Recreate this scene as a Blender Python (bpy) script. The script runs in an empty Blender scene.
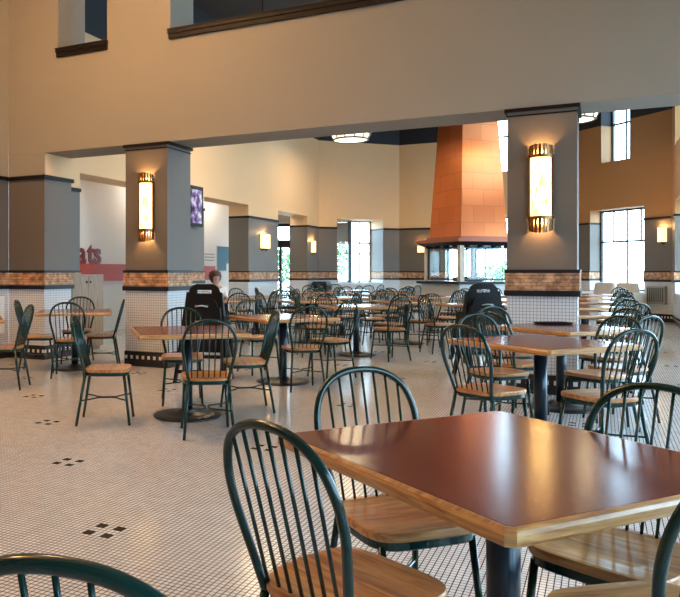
import bpy, bmesh, math, random
from mathutils import Vector, Matrix
random.seed(7)
scn = bpy.context.scene
COL = scn.collection
PI = math.pi
YAW = math.radians(26.6)          # the room axes are turned against the camera's heading
CS, SN = math.cos(YAW), math.sin(YAW)
EYE = 1.26

def W(X, Y):
    """ground point measured right / ahead of the camera -> room coordinates"""
    return (CS*X - SN*Y, SN*X + CS*Y)

def head(fx, fy):
    """heading (rotation about z) so that local +Y looks along (fx, fy) measured right / ahead"""
    x, y = W(fx, fy)
    return math.atan2(-x, y)

# ------------------------------------------------------------------ materials
def new_mat(name):
    m = bpy.data.materials.new(name); m.use_nodes = True
    nt = m.node_tree
    return m, nt, nt.nodes['Principled BSDF']

def setp(b, **k):
    for a, v in k.items():
        n = {'col': 'Base Color', 'rough': 'Roughness', 'metal': 'Metallic', 'spec': 'Specular IOR Level',
             'coat': 'Coat Weight', 'coatr': 'Coat Roughness', 'emc': 'Emission Color', 'ems': 'Emission Strength'}[a]
        b.inputs[n].default_value = v

def c4(c): return (c[0], c[1], c[2], 1)

def plain(name, c, rough=.5, metal=0, spec=.5, coat=0, var=.0, scale=8.0):
    m, nt, b = new_mat(name)
    setp(b, col=c4(c), rough=rough, metal=metal, spec=spec, coat=coat)
    if var:
        tc = nt.nodes.new('ShaderNodeTexCoord'); n = nt.nodes.new('ShaderNodeTexNoise')
        n.inputs['Scale'].default_value = scale; n.inputs['Detail'].default_value = 5
        r = nt.nodes.new('ShaderNodeMapRange')
        r.inputs['To Min'].default_value = 1-var; r.inputs['To Max'].default_value = 1+var
        mx = nt.nodes.new('ShaderNodeMix'); mx.data_type = 'RGBA'; mx.blend_type = 'MULTIPLY'
        mx.inputs[0].default_value = 1; mx.inputs[6].default_value = c4(c)
        nt.links.new(tc.outputs['Object'], n.inputs['Vector']); nt.links.new(n.outputs['Fac'], r.inputs['Value'])
        nt.links.new(r.outputs['Result'], mx.inputs[7]); nt.links.new(mx.outputs[2], b.inputs['Base Color'])
    return m

def emis(name, c, s, pattern=None):
    m, nt, b = new_mat(name)
    setp(b, col=c4(c), rough=.4, emc=c4(c), ems=s)
    if pattern:
        tc = nt.nodes.new('ShaderNodeTexCoord'); n = nt.nodes.new('ShaderNodeTexNoise')
        n.inputs['Scale'].default_value = 9; n.inputs['Detail'].default_value = 3
        rp = nt.nodes.new('ShaderNodeValToRGB')
        rp.color_ramp.elements[0].position = .40; rp.color_ramp.elements[0].color = c4(pattern)
        rp.color_ramp.elements[1].position = .55; rp.color_ramp.elements[1].color = c4(c)
        nt.links.new(tc.outputs['Object'], n.inputs['Vector']); nt.links.new(n.outputs['Fac'], rp.inputs['Fac'])
        nt.links.new(rp.outputs['Color'], b.inputs['Emission Color']); nt.links.new(rp.outputs['Color'], b.inputs['Base Color'])
    return m

def wood(name, c1, c2, rough=.35, axis='X', scale=1.0, coat=0.0, coord='Object'):
    m, nt, b = new_mat(name)
    setp(b, rough=rough, coat=coat, coatr=.15)
    tc = nt.nodes.new('ShaderNodeTexCoord'); mp = nt.nodes.new('ShaderNodeMapping')
    s = [9*scale, 9*scale, 9*scale]; s['XYZ'.index(axis)] = .9*scale
    mp.inputs['Scale'].default_value = s
    n = nt.nodes.new('ShaderNodeTexNoise'); n.inputs['Scale'].default_value = 3.5; n.inputs['Detail'].default_value = 8
    n.inputs['Distortion'].default_value = 1.2
    rp = nt.nodes.new('ShaderNodeValToRGB')
    rp.color_ramp.elements[0].position = .36; rp.color_ramp.elements[0].color = c4(c1)
    rp.color_ramp.elements[1].position = .62; rp.color_ramp.elements[1].color = c4(c2)
    n2 = nt.nodes.new('ShaderNodeTexNoise'); n2.inputs['Scale'].default_value = 22; n2.inputs['Detail'].default_value = 4
    mx = nt.nodes.new('ShaderNodeMix'); mx.data_type = 'RGBA'; mx.blend_type = 'MULTIPLY'; mx.inputs[0].default_value = .45
    L = nt.links.new
    L(tc.outputs[coord], mp.inputs['Vector']); L(mp.outputs['Vector'], n.inputs['Vector']); L(mp.outputs['Vector'], n2.inputs['Vector'])
    L(n.outputs['Fac'], rp.inputs['Fac']); L(rp.outputs['Color'], mx.inputs[6]); L(n2.outputs['Fac'], mx.inputs[7])
    L(mx.outputs[2], b.inputs['Base Color'])
    return m

def tile(name, size, c, c2, grout, mortar, rough=.3, offset=0.0, h=None, bump=.25):
    m, nt, b = new_mat(name)
    setp(b, rough=rough)
    uv = nt.nodes.new('ShaderNodeUVMap')
    br = nt.nodes.new('ShaderNodeTexBrick')
    br.offset = offset; br.squash = 1
    br.inputs['Scale'].default_value = 1
    br.inputs['Brick Width'].default_value = size; br.inputs['Row Height'].default_value = h or size
    br.inputs['Mortar Size'].default_value = mortar; br.inputs['Mortar Smooth'].default_value = .1
    br.inputs['Color1'].default_value = c4(c); br.inputs['Color2'].default_value = c4(c2); br.inputs['Mortar'].default_value = c4(grout)
    nt.links.new(uv.outputs['UV'], br.inputs['Vector']); nt.links.new(br.outputs['Color'], b.inputs['Base Color'])
    return m, nt, b, br

M = {}
M['chair_green'] = plain('chair_green_enamel', (.0012, .022, .018), .2, .0, .35, .2)
M['oak'] = wood('oak_seat', (.36, .125, .032), (.72, .35, .115), .30, 'X', 1.0, .25)
M['oak_edge'] = wood('oak_edge', (.40, .165, .048), (.76, .42, .150), .30, 'X', 1.3, .25, 'UV')
M['laminate'] = plain('red_brown_laminate', (.150, .030, .014), .19, 0, .6, .0, .18, 3)
M['steel'] = plain('blue_black_steel', (.012, .022, .034), .28, .3, .5)
M['base_iron'] = plain('cast_iron', (.015, .016, .018), .35, .3)
M['dark_trim'] = plain('dark_wood_trim', (.009, .005, .004), .5, 0, .2)
M['ledge'] = plain('dark_ledge', (.012, .011, .013), .4, 0, .3)
M['taupe'] = plain('taupe_paint', (.135, .113, .091), .55, var=.05)
M['tan'] = plain('tan_paint', (.285, .255, .205), .6, var=.04, scale=1.2)
M['cream'] = plain('cream_paint', (.80, .51, .26), .6, var=.03, scale=1.5)
M['ochre'] = plain('ochre_paint', (.42, .205, .070), .6, var=.04)
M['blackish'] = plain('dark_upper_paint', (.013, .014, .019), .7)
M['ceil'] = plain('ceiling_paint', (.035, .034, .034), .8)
M['ceil_front'] = plain('front_ceiling_paint', (.55, .50, .42), .8)
M['white_wall'] = plain('white_wall_paint', (.74, .72, .67), .5, var=.03)
M['white'] = plain('white_satin', (.8, .8, .78), .4)
M['black_plastic'] = plain('black_plastic', (.005, .005, .006), .48, 0, .2)
M['slot_glint'] = plain('grey_slot_glint', (.45, .46, .47), .3)  # pale grey imitating the brightness in the high chairs' hand slots
M['frame_dark'] = plain('bronze_frame', (.05, .045, .042), .4, .3)
M['frame_light'] = plain('pale_frame', (.42, .36, .28), .45)
M['sofa'] = plain('beige_upholstery', (.55, .47, .38), .8, var=.06)
M['cabinet'] = wood('pale_cabinet', (.28, .175, .095), (.40, .27, .165), .4, 'Z')
M['brass'] = plain('aged_brass', (.20, .10, .04), .35, .8)
M['concrete'] = plain('pavement', (.45, .45, .44), .8)
M['skin'] = plain('skin', (.55, .30, .2), .5)
M['shirt'] = plain('white_cloth', (.78, .76, .74), .8)
M['hair'] = plain('dark_hair', (.05, .010, .008), .5)
M['jeans'] = plain('dark_cloth', (.02, .025, .05), .8)
M['log'] = plain('charred_log', (.02, .016, .014), .9)
M['leaf'] = plain('leaf', (.035, .12, .025), .6)
M['bark'] = plain('bark', (.10, .06, .04), .9)
M['sign_red'] = plain('sign_red', (.50, .055, .028), .45)
M['letter_red'] = plain('letter_red', (.22, .022, .018), .4)
M['poster_blue'] = plain('poster_blue', (.03, .13, .20), .4)
M['poster_grey'] = plain('poster_grey', (.38, .33, .27), .5)
M['tile_wall'] = tile('white_mosaic_wall', .034, (.70, .70, .70), (.66, .66, .67), (.28, .28, .29), .0028, .22)[0]
M['stone'], _nt, _b, _br = tile('stacked_stone', .31, (.46, .24, .11), (.56, .43, .31), (.13, .07, .04), .0022, .7, .37, .036)
def _stone():
    nt, b, br = _nt, _b, _br
    tc = nt.nodes.new('ShaderNodeTexCoord'); n = nt.nodes.new('ShaderNodeTexNoise')
    n.inputs['Scale'].default_value = 14; n.inputs['Detail'].default_value = 6
    rp = nt.nodes.new('ShaderNodeValToRGB')
    rp.color_ramp.elements[0].position = .35; rp.color_ramp.elements[0].color = (.45, .35, .28, 1)
    rp.color_ramp.elements[1].position = .65; rp.color_ramp.elements[1].color = (1.25, 1.05, .9, 1)
    mx = nt.nodes.new('ShaderNodeMix'); mx.data_type = 'RGBA'; mx.blend_type = 'MULTIPLY'; mx.inputs[0].default_value = 1
    bp = nt.nodes.new('ShaderNodeBump'); bp.inputs['Strength'].default_value = .6; bp.inputs['Distance'].default_value = .02
    L = nt.links.new
    L(tc.outputs['Object'], n.inputs['Vector']); L(n.outputs['Fac'], rp.inputs['Fac'])
    L(br.outputs['Color'], mx.inputs[6]); L(rp.outputs['Color'], mx.inputs[7]); L(mx.outputs[2], b.inputs['Base Color'])
    L(n.outputs['Fac'], bp.inputs['Height']); L(bp.outputs['Normal'], b.inputs['Normal'])
_stone()
M['copper'], _nt2, _b2, _br2 = tile('copper_panels', .62, (.60, .17, .045), (.52, .135, .034), (.34, .085, .025), .005, .34, .5, .42)
setp(_b2, metal=.55)
M['border'] = None
def _border():
    m, nt, b = new_mat('checker_border_tile'); setp(b, rough=.25)
    uv = nt.nodes.new('ShaderNodeUVMap'); sp = nt.nodes.new('ShaderNodeSeparateXYZ')
    L = nt.links.new
    L(uv.outputs['UV'], sp.inputs[0])
    def mth(op, a, v=None, c=None):
        n = nt.nodes.new('ShaderNodeMath'); n.operation = op
        if isinstance(a, (int, float)): n.inputs[0].default_value = a
        else: L(a, n.inputs[0])
        if v is not None:
            if isinstance(v, (int, float)): n.inputs[1].default_value = v
            else: L(v, n.inputs[1])
        if c is not None: n.inputs[2].default_value = c
        return n.outputs[0]
    # one row of white squares in a black band
    fx = mth('LESS_THAN', mth('FRACT', mth('DIVIDE', sp.outputs[0], .09)), .46)
    z1 = mth('GREATER_THAN', sp.outputs[1], .10); z2 = mth('LESS_THAN', sp.outputs[1], .145)
    f = mth('MULTIPLY', fx, mth('MULTIPLY', z1, z2))
    mx = nt.nodes.new('ShaderNodeMix'); mx.data_type = 'RGBA'
    mx.inputs[6].default_value = (.018, .016, .017, 1); mx.inputs[7].default_value = (.66, .63, .6, 1)
    L(f, mx.inputs[0]); L(mx.outputs[2], b.inputs['Base Color'])
    return m
M['border'] = _border()

def _floor():
    m, nt, b = new_mat('white_floor_mosaic'); L = nt.links.new
    T = .0525; X0, Y0 = -2.172, 2.917
    tc = nt.nodes.new('ShaderNodeTexCoord'); sp = nt.nodes.new('ShaderNodeSeparateXYZ')
    L(tc.outputs['Object'], sp.inputs[0])
    def mth(op, a, v=None, c=None):
        n = nt.nodes.new('ShaderNodeMath'); n.operation = op
        for i, q in enumerate((a, v, c)):
            if q is None: continue
            if isinstance(q, (int, float)): n.inputs[i].default_value = q
            else: L(q, n.inputs[i])
        return n.outputs[0]
    u = mth('ADD', mth('DIVIDE', mth('SUBTRACT', sp.outputs[0], X0), T), .5)
    v = mth('ADD', mth('DIVIDE', mth('SUBTRACT', sp.outputs[1], Y0), T), .5)
    i, j = mth('FLOOR', u), mth('FLOOR', v)
    def ring(k, off, per):
        w = mth('WRAP', mth('ADD', k, off), per/2, -per/2)
        return mth('COMPARE', mth('ABSOLUTE', w), 1.0, .2)
    mot = mth('ADD', mth('MULTIPLY', ring(i, 0, 38), ring(j, 0, 36)), mth('MULTIPLY', ring(i, 19, 38), ring(j, 18, 36)))
    # grout lines
    def edge(q):
        f = mth('FRACT', q)
        return mth('MINIMUM', f, mth('SUBTRACT', 1.0, f))
    u2, v2 = mth('MULTIPLY', u, 2.0), mth('MULTIPLY', v, 2.0)
    g = mth('MULTIPLY', mth('LESS_THAN', mth('MINIMUM', edge(u2), edge(v2)), .085), mth('SUBTRACT', 1.0, mot))
    wn = nt.nodes.new('ShaderNodeTexWhiteNoise'); wn.noise_dimensions = '2D'
    cb = nt.nodes.new('ShaderNodeCombineXYZ'); L(i, cb.inputs[0]); L(j, cb.inputs[1]); L(cb.outputs[0], wn.inputs['Vector'])
    rp = nt.nodes.new('ShaderNodeValToRGB')
    rp.color_ramp.elements[0].color = (.70, .685, .67, 1); rp.color_ramp.elements[1].color = (.80, .785, .77, 1)
    L(wn.outputs['Value'], rp.inputs['Fac'])
    m1 = nt.nodes.new('ShaderNodeMix'); m1.data_type = 'RGBA'; m1.inputs[7].default_value = (.016, .011, .010, 1)
    L(mot, m1.inputs[0]); L(rp.outputs['Color'], m1.inputs[6])
    m2 = nt.nodes.new('ShaderNodeMix'); m2.data_type = 'RGBA'; m2.inputs[7].default_value = (.035, .031, .030, 1)
    L(g, m2.inputs[0]); L(m1.outputs[2], m2.inputs[6]); L(m2.outputs[2], b.inputs['Base Color'])
    r = nt.nodes.new('ShaderNodeMapRange'); r.inputs['To Min'].default_value = .18; r.inputs['To Max'].default_value = .7
    L(g, r.inputs['Value']); L(r.outputs['Result'], b.inputs['Roughness'])
    sk = mth('MULTIPLY_ADD', mth('MAXIMUM', mot, g), -.42, .5); L(sk, b.inputs['Specular IOR Level'])
    return m
M['floor'] = _floor()

def _glass():
    m = bpy.data.materials.new('window_glass'); m.use_nodes = True
    nt = m.node_tree; nt.nodes.clear(); L = nt.links.new
    o = nt.nodes.new('ShaderNodeOutputMaterial'); t = nt.nodes.new('ShaderNodeBsdfTransparent'); g = nt.nodes.new('ShaderNodeBsdfGlossy')
    g.inputs['Roughness'].default_value = .02
    lw = nt.nodes.new('ShaderNodeLayerWeight'); lw.inputs['Blend'].default_value = .5
    pw = nt.nodes.new('ShaderNodeMath'); pw.operation = 'POWER'; L(lw.outputs['Facing'], pw.inputs[0]); pw.inputs[1].default_value = 4
    f = nt.nodes.new('ShaderNodeMath'); f.operation = 'MULTIPLY_ADD'; L(pw.outputs[0], f.inputs[0]); f.inputs[1].default_value = .35; f.inputs[2].default_value = .03
    x = nt.nodes.new('ShaderNodeMixShader')
    t.inputs['Color'].default_value = (.96, .98, .98, 1)
    L(f.outputs[0], x.inputs[0]); L(t.outputs[0], x.inputs[1]); L(g.outputs[0], x.inputs[2]); L(x.outputs[0], o.inputs['Surface'])
    return m
M['glass'] = _glass()
M['amber'] = emis('amber_art_glass', (1.0, .70, .28), 3.4, (1.0, .50, .11))
M['lamp_white'] = emis('opal_lamp_glass', (1.0, .66, .28), 1.9)
M['drum'] = emis('drum_lamp_glass', (1.0, .85, .60), 1.7)
M['globe'] = emis('front_pendant_glass', (1.0, .56, .25), 74.0)
M['tube'] = emis('corridor_light_panel', (1.0, .93, .84), 9.0)

def _tv():
    m, nt, b = new_mat('television_picture'); L = nt.links.new
    tc = nt.nodes.new('ShaderNodeTexCoord'); n = nt.nodes.new('ShaderNodeTexNoise')
    n.inputs['Scale'].default_value = 7; n.inputs['Detail'].default_value = 6
    rp = nt.nodes.new('ShaderNodeValToRGB')
    e = rp.color_ramp.elements
    e[0].position = .38; e[0].color = (.02, .02, .05, 1); e[1].position = .66; e[1].color = (.85, .85, .9, 1)
    k = e.new(.50); k.color = (.20, .16, .42, 1)
    L(tc.outputs['Object'], n.inputs['Vector']); L(n.outputs['Fac'], rp.inputs['Fac'])
    setp(b, col=(.01, .01, .01, 1), rough=.1, ems=.8); L(rp.outputs['Color'], b.inputs['Emission Color'])
    return m
M['tv'] = _tv()

# ------------------------------------------------------------------ mesh helpers
class MB:
    """collects shapes for ONE mesh object; faces carry a material slot"""
    def __init__(s): s.v = []; s.f = []; s.mi = []; s.sm = []
    def add(s, vs, fs, mi=0, smooth=False):
        b = len(s.v); s.v += [tuple(p) for p in vs]
        for f in fs: s.f.append([b+i for i in f]); s.mi.append(mi); s.sm.append(smooth)
    def box(s, x0, x1, y0, y1, z0, z1, mi=0):
        s.hexa([(x0,y0),(x1,y0),(x1,y1),(x0,y1)], z0, z1, mi)
    def hexa(s, q, z0, z1, mi=0, q2=None):
        q2 = q2 or q; n = len(q)
        vs = [(x,y,z0) for x,y in q] + [(x,y,z1) for x,y in q2]
        fs = [list(range(n))[::-1], list(range(n, 2*n))] + [[i, (i+1)%n, n+(i+1)%n, n+i] for i in range(n)]
        s.add(vs, fs, mi)
    def rings(s, rr, mi=0, smooth=False, caps=True, loop=False):
        n = len(rr[0]); vs = [p for r in rr for p in r]; fs = []
        m = len(rr)
        for k in range(m if loop else m-1):
            a, b = k*n, ((k+1)%m)*n
            for i in range(n): fs.append([a+i, a+(i+1)%n, b+(i+1)%n, b+i])
        if caps and not loop: fs += [list(range(n))[::-1], list(range((m-1)*n, m*n))]
        s.add(vs, fs, mi, smooth)
    def tube(s, pts, r, n=8, mi=0, closed=False):
        pts = [Vector(p) for p in pts]; rr = []
        up = None
        m = len(pts)
        for i, p in enumerate(pts):
            a = pts[(i-1) % m] if (closed or i > 0) else p
            b = pts[(i+1) % m] if (closed or i < m-1) else p
            t = (b-a).normalized()
            if up is None:
                up = Vector((0,0,1)) if abs(t.z) < .9 else Vector((0,1,0))
            x = t.cross(up).normalized(); up = x.cross(t).normalized()
            rad = r[i] if isinstance(r, (list, tuple)) else r
            rr.append([p + (x*math.cos(2*PI*k/n) + up*math.sin(2*PI*k/n))*rad for k in range(n)])
        s.rings(rr, mi, True, not closed, closed)
    def lathe(s, prof, n=24, mi=0, cx=0, cy=0, smooth=True, a0=0, a1=2*PI):
        full = abs(a1-a0-2*PI) < 1e-6
        k = n if full else n+1
        rr = [[(cx+r*math.cos(a0+(a1-a0)*i/n), cy+r*math.sin(a0+(a1-a0)*i/n), z) for i in range(k)] for r, z in prof]
        if full: s.rings(rr, mi, smooth)
        else:
            rr = [r + [(cx, cy, r[0][2])] for r in rr]
            s.rings(rr, mi, False)
    def build(s, name, mats, parent=None, loc=None, bevel=0):
        me = bpy.data.meshes.new(name)
        me.from_pydata(s.v, [], s.f)
        mats = mats if isinstance(mats, (list, tuple)) else [mats]
        for m in mats: me.materials.append(m)
        bm = bmesh.new(); bm.from_mesh(me)
        for f, mi, sm in zip(bm.faces, s.mi, s.sm): f.material_index = mi; f.smooth = sm
        bmesh.ops.recalc_face_normals(bm, faces=bm.faces[:])
        uv = bm.loops.layers.uv.new('UVMap')
        for f in bm.faces:
            n = f.normal
            if abs(n.z) > .7:
                for l in f.loops: l[uv].uv = (l.vert.co.x, l.vert.co.y)
            else:
                t = Vector((-n.y, n.x, 0)).normalized()
                for l in f.loops: l[uv].uv = (l.vert.co.dot(t), l.vert.co.z)
        bm.to_mesh(me); bm.free()
        o = bpy.data.objects.new(name, me); COL.objects.link(o)
        if parent is not None: o.parent = parent
        if loc is not None: o.location = loc
        if bevel:
            b = o.modifiers.new('bevel', 'BEVEL'); b.width = bevel; b.segments = 2; b.limit_method = 'ANGLE'
        return o

def tag(o, label=None, cat=None, group=None, kind=None):
    if label: o['label'] = label
    if cat: o['category'] = cat
    if group: o['group'] = group
    if kind: o['kind'] = kind
    return o

def empty(name, loc=(0,0,0), rz=0):
    o = bpy.data.objects.new(name, None); COL.objects.link(o)
    o.location = loc; o.rotation_euler = (0, 0, rz); o.empty_display_size = .1
    return o

def dup(root, loc, rz, label, cat, group=None):
    r = root.copy(); COL.objects.link(r); r.location = loc; r.rotation_euler = (0, 0, rz)
    for k in ('label', 'category', 'group'):
        if k in r: del r[k]
    tag(r, label, cat, group)
    for ch in list(root.children):
        c = ch.copy(); COL.objects.link(c); c.parent = r
        for g in list(ch.children):
            d = g.copy(); COL.objects.link(d); d.parent = c
    return r

def catmull(P, n=6):
    P = [Vector(p) for p in P]; out = []
    for i in range(len(P)-1):
        p0 = P[max(i-1,0)]; p1 = P[i]; p2 = P[i+1]; p3 = P[min(i+2, len(P)-1)]
        for k in range(n):
            t = k/n
            out.append(.5*((2*p1) + (p2-p0)*t + (2*p0-5*p1+4*p2-p3)*t*t + (3*p1-p0-3*p2+p3)*t**3))
    out.append(P[-1]); return out

# ------------------------------------------------------------------ setting
# band materials of a wall: (z0, z1, material slot, how far it stands proud)
SL, SR = -7.84, 1.54
TB0, TB1 = 8.2, 8.8
SOF = 2.97
HT = 7.0
def bands(top):
    return [(0, .20, 0, .012), (.20, 1.01, 1, 0), (1.01, 1.07, 2, .032), (1.07, 1.25, 3, .022), (1.25, 1.285, 2, .027),
            (1.285, 2.60, 4, 0), (2.60, 2.655, 5, .03)] + top
def wmats(upper): return [M['border'], M['tile_wall'], M['ledge'], M['stone'], M['taupe'], M['dark_trim'], upper, M['blackish']]
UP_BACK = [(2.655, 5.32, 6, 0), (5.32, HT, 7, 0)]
UP_FRONT = [(2.655, HT, 6, 0)]

def wall(name, p0, p1, inward, bnds, mats, openings=(), thick=.5):
    p0 = Vector(p0); p1 = Vector(p1); d = (p1-p0); Ln = d.length; d.normalize(); n = Vector(inward).normalized()
    b = MB()
    us = sorted({0, Ln} | {u for o in openings for u in o[:2]})
    zs = sorted({z for q in bnds for z in q[:2]} | {z for o in openings for z in o[2:4]})
    for z0, z1 in zip(zs, zs[1:]):
        q = [q for q in bnds if q[0]-1e-6 <= z0 and z1 <= q[1]+1e-6]
        if not q: continue
        mi, pr = q[0][2], q[0][3]
        run = None
        for u0, u1 in zip(us, us[1:]):
            hit = any(o[0]-1e-6 <= u0 and u1 <= o[1]+1e-6 and o[2]-1e-6 <= z0 and z1 <= o[3]+1e-6 for o in openings)
            if not hit:
                if run is None: run = [u0, u1]
                else: run[1] = u1
            if hit or u1 == us[-1]:
                if run:
                    a, c = p0+d*run[0], p0+d*run[1]
                    q4 = [a+n*pr, c+n*pr, c-n*thick, a-n*thick]
                    b.hexa([(k.x, k.y) for k in q4], z0, z1, mi)
                run = None
    o = b.build(name, mats); tag(o, kind='structure')
    return o

WN = [0]
def window(p0, p1, inward, u0, u1, z0, z1, mull_low, mull_up, transom, depth=.42, fm='frame_dark', extra=()):
    """window unit set at the outer side of a wall opening"""
    WN[0] += 1
    p0 = Vector(p0); p1 = Vector(p1); d = (p1-p0).normalized(); n = Vector(inward).normalized()
    root = empty('window_%d' % WN[0], (0,0,0)); tag(root, kind='structure')
    b = MB(); f = .05
    def bar(ua, ub, za, zb, t0=-.03, t1=.03):
        a, c = p0+d*ua-n*depth, p0+d*ub-n*depth
        b.hexa([((a+n*t1).x,(a+n*t1).y), ((c+n*t1).x,(c+n*t1).y), ((c+n*t0).x,(c+n*t0).y), ((a+n*t0).x,(a+n*t0).y)], za, zb)
    bar(u0, u0+f, z0, z1); bar(u1-f, u1, z0, z1); bar(u0+f, u1-f, z0, z0+f); bar(u0+f, u1-f, z1-f, z1)
    if transom: bar(u0+f, u1-f, transom-.025, transom+.025)
    tz = transom or z1
    for i in range(1, mull_low+1):
        u = u0+(u1-u0)*i/(mull_low+1); bar(u-.02, u+.02, z0+f, tz, -.02, .02)
    if transom:
        for i in range(1, mull_up+1):
            u = u0+(u1-u0)*i/(mull_up+1); bar(u-.018, u+.018, tz, z1-f, -.02, .02)
    for zz in extra: bar(u0+f, u1-f, zz-.015, zz+.015, -.02, .02)
    b.build('window_frame', M[fm], root)
    g = MB(); a, c = p0+d*(u0+f)-n*depth, p0+d*(u1-f)-n*depth; k = n*.003
    g.hexa([((a+k).x,(a+k).y), ((c+k).x,(c+k).y), ((c-k).x,(c-k).y), ((a-k).x,(a-k).y)], z0+f, z1-f)
    g.build('window_pane', M['glass'], root)
    # daylight portal (sampling guide for the sky) just outside the pane
    L = bpy.data.lights.new('sky_portal', 'AREA'); L.shape = 'RECTANGLE'; L.size = (u1-u0); L.size_y = (z1-z0)
    L.cycles.is_portal = True
    o = bpy.data.objects.new('sky_portal', L); COL.objects.link(o)
    q = p0+d*(u0+u1)/2-n*(depth+.08); o.location = (q.x, q.y, (z0+z1)/2)
    o.rotation_euler = Vector((n.x, n.y, 0)).to_track_quat('-Z', 'Z').to_euler()
    return root

CH_L0, CH_L1 = (SL, 21.42), (-5.84, 23.42)
CH_R0, CH_R1 = (-.67, 23.42), (SR, 21.21)
# floor
b = MB(); b.box(-10.1, 4.7, -4.1, 24.2, -.15, 0); tag(b.build('floor', M['floor']), kind='structure')
# left wall of the dining hall (front part, no openings)
wall('wall_left', (SL, -3.6), (SL, TB0), (1, 0), bands(UP_FRONT), wmats(plain('dull_cream_paint', (.33, .27, .175), .6, var=.03)))
# left wall behind the beam with three openings to the corridor
OP = [(9.85, 12.1), (14.14, 16.40), (18.25, 20.45)]
wall('wall_left_back', (SL, TB1), CH_L0, (1, 0), bands(UP_BACK), wmats(M['cream']),
     [(a-TB1, c-TB1, 0, 2.92) for a, c in OP], .55)
wall('wall_chamfer_left', CH_L0, CH_L1, (1, -1), bands(UP_BACK), wmats(M['cream']), [(.62, 2.24, .92, 2.92)], .95)
wall('wall_end', CH_L1, CH_R0, (0, -1), bands(UP_BACK), wmats(M['cream']),
     [(1.44, 3.74, .92, 2.95), (1.70, 3.30, 4.3, 6.6)], .5)
wall('wall_chamfer_right', CH_R0, CH_R1, (-1, -1), bands(UP_BACK), wmats(M['ochre']),
     [(.48, 2.29, .75, 2.98), (.88, 1.84, 4.28, 6.3)], .5)
opr = [(CH_R1[1]-c, CH_R1[1]-a, z0, z1) for a, c in OP for z0, z1 in ((.75, 2.98), (4.28, 6.3))]
wall('wall_right_back', CH_R1, (SR, TB1), (-1, 0), bands(UP_BACK), wmats(M['ochre']), opr, .5)
# beam wall over the columns with clerestory openings
b = MB()
UO = [(-6.91, -6.06, 4.415, 6.3), (-5.05, -.75, 4.415, 6.3), (.4, 3.6, 4.415, 6.3)]
o = wall('wall_beam', (SL, TB0), (4.2, TB0), (0, -1), [(SOF, HT, 0, 0)], [M['tan']], [(a-SL, c-SL, z0, z1) for a, c, z0, z1 in UO], TB1-TB0)
for i, (a, c, z0, z1) in enumerate(UO):
    b = MB(); b.box(a-.015, c+.015, TB0-.05, TB0-.002, z0-.055, z0-.005); b.box(a-.010, c+.010, TB0-.035, TB0-.002, z0-.115, z0-.055)
    b.box(a-.02, c+.02, TB0-.06, TB0-.002, z0-.005, z0+.006)
    tag(b.build('trim_%d' % (i+1), M['dark_trim']), kind='structure')
# front room: right wall with tall windows, rear wall
FR0, FR1 = (4.2, TB0), (4.2, -3.6)
frw = [(.5, 2.4), (3.2, 5.1), (5.9, 7.8), (8.6, 10.5)]
wall('wall_right', FR0, FR1, (-1, 0), bands(UP_FRONT), wmats(M['tan']), [(a, c, .8, 3.6) for a, c in frw], .4)
wall('wall_rear', (4.2, -3.6), (SL, -3.6), (0, 1), bands(UP_FRONT), wmats(M['tan']), [], .4)
# ceilings
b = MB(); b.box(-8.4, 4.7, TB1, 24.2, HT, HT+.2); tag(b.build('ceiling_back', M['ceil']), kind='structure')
b = MB(); b.box(-8.4, 4.7, -4.1, TB1, HT, HT+.2); tag(b.build('ceiling_front', M['ceil_front']), kind='structure')
# corridor behind the left openings
SC = -9.5
b = MB(); b.box(SC-.15, SC, TB1, 21.2, 0, 3.4); tag(b.build('wall_corridor', M['white_wall']), kind='structure')
b = MB(); b.box(SC-.15, SL-.55, TB1, 21.2, 3.4, 3.5); tag(b.build('ceiling_corridor', M['white_wall']), kind='structure')
b = MB(); b.box(SC, SL-.551, TB1, TB1+.1, 0, 3.4); tag(b.build('wall_corridor_front', M['white_wall']), kind='structure')
b = MB()
b.box(SC, -9.36, 21.0, 21.15, 0, 3.4); b.box(-8.56, SL-.551, 21.0, 21.15, 0, 3.4); b.box(-9.36, -8.56, 21.0, 21.15, 2.75, 3.4)
tag(b.build('wall_corridor_end', M['taupe']), kind='structure')
dr = empty('door_1', (0,0,0)); tag(dr, kind='structure')
b = MB()
b.box(-9.36, -9.27, 21.03, 21.12, 0, 2.75); b.box(-8.65, -8.56, 21.03, 21.12, 0, 2.75)
b.box(-9.27, -8.65, 21.03, 21.12, 2.66, 2.75); b.box(-9.27, -8.65, 21.03, 21.12, 2.02, 2.25); b.box(-9.27, -8.65, 21.03, 21.12, 0, .25)
b.box(-9.0, -8.93, 21.03, 21.12, .25, 2.02)
b.build('door_frame', M['black_plastic'], dr)
b = MB(); b.box(-9.27, -8.65, 21.07, 21.08, .25, 2.66); b.build('door_pane', M['glass'], dr)
b = MB(); b.tube([(-8.90, 20.98, 1.0), (-8.90, 20.95, 1.02), (-8.90, 20.95, 1.28), (-8.90, 20.98, 1.3)], .012); b.build('door_handle', M['white'], dr)

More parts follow.
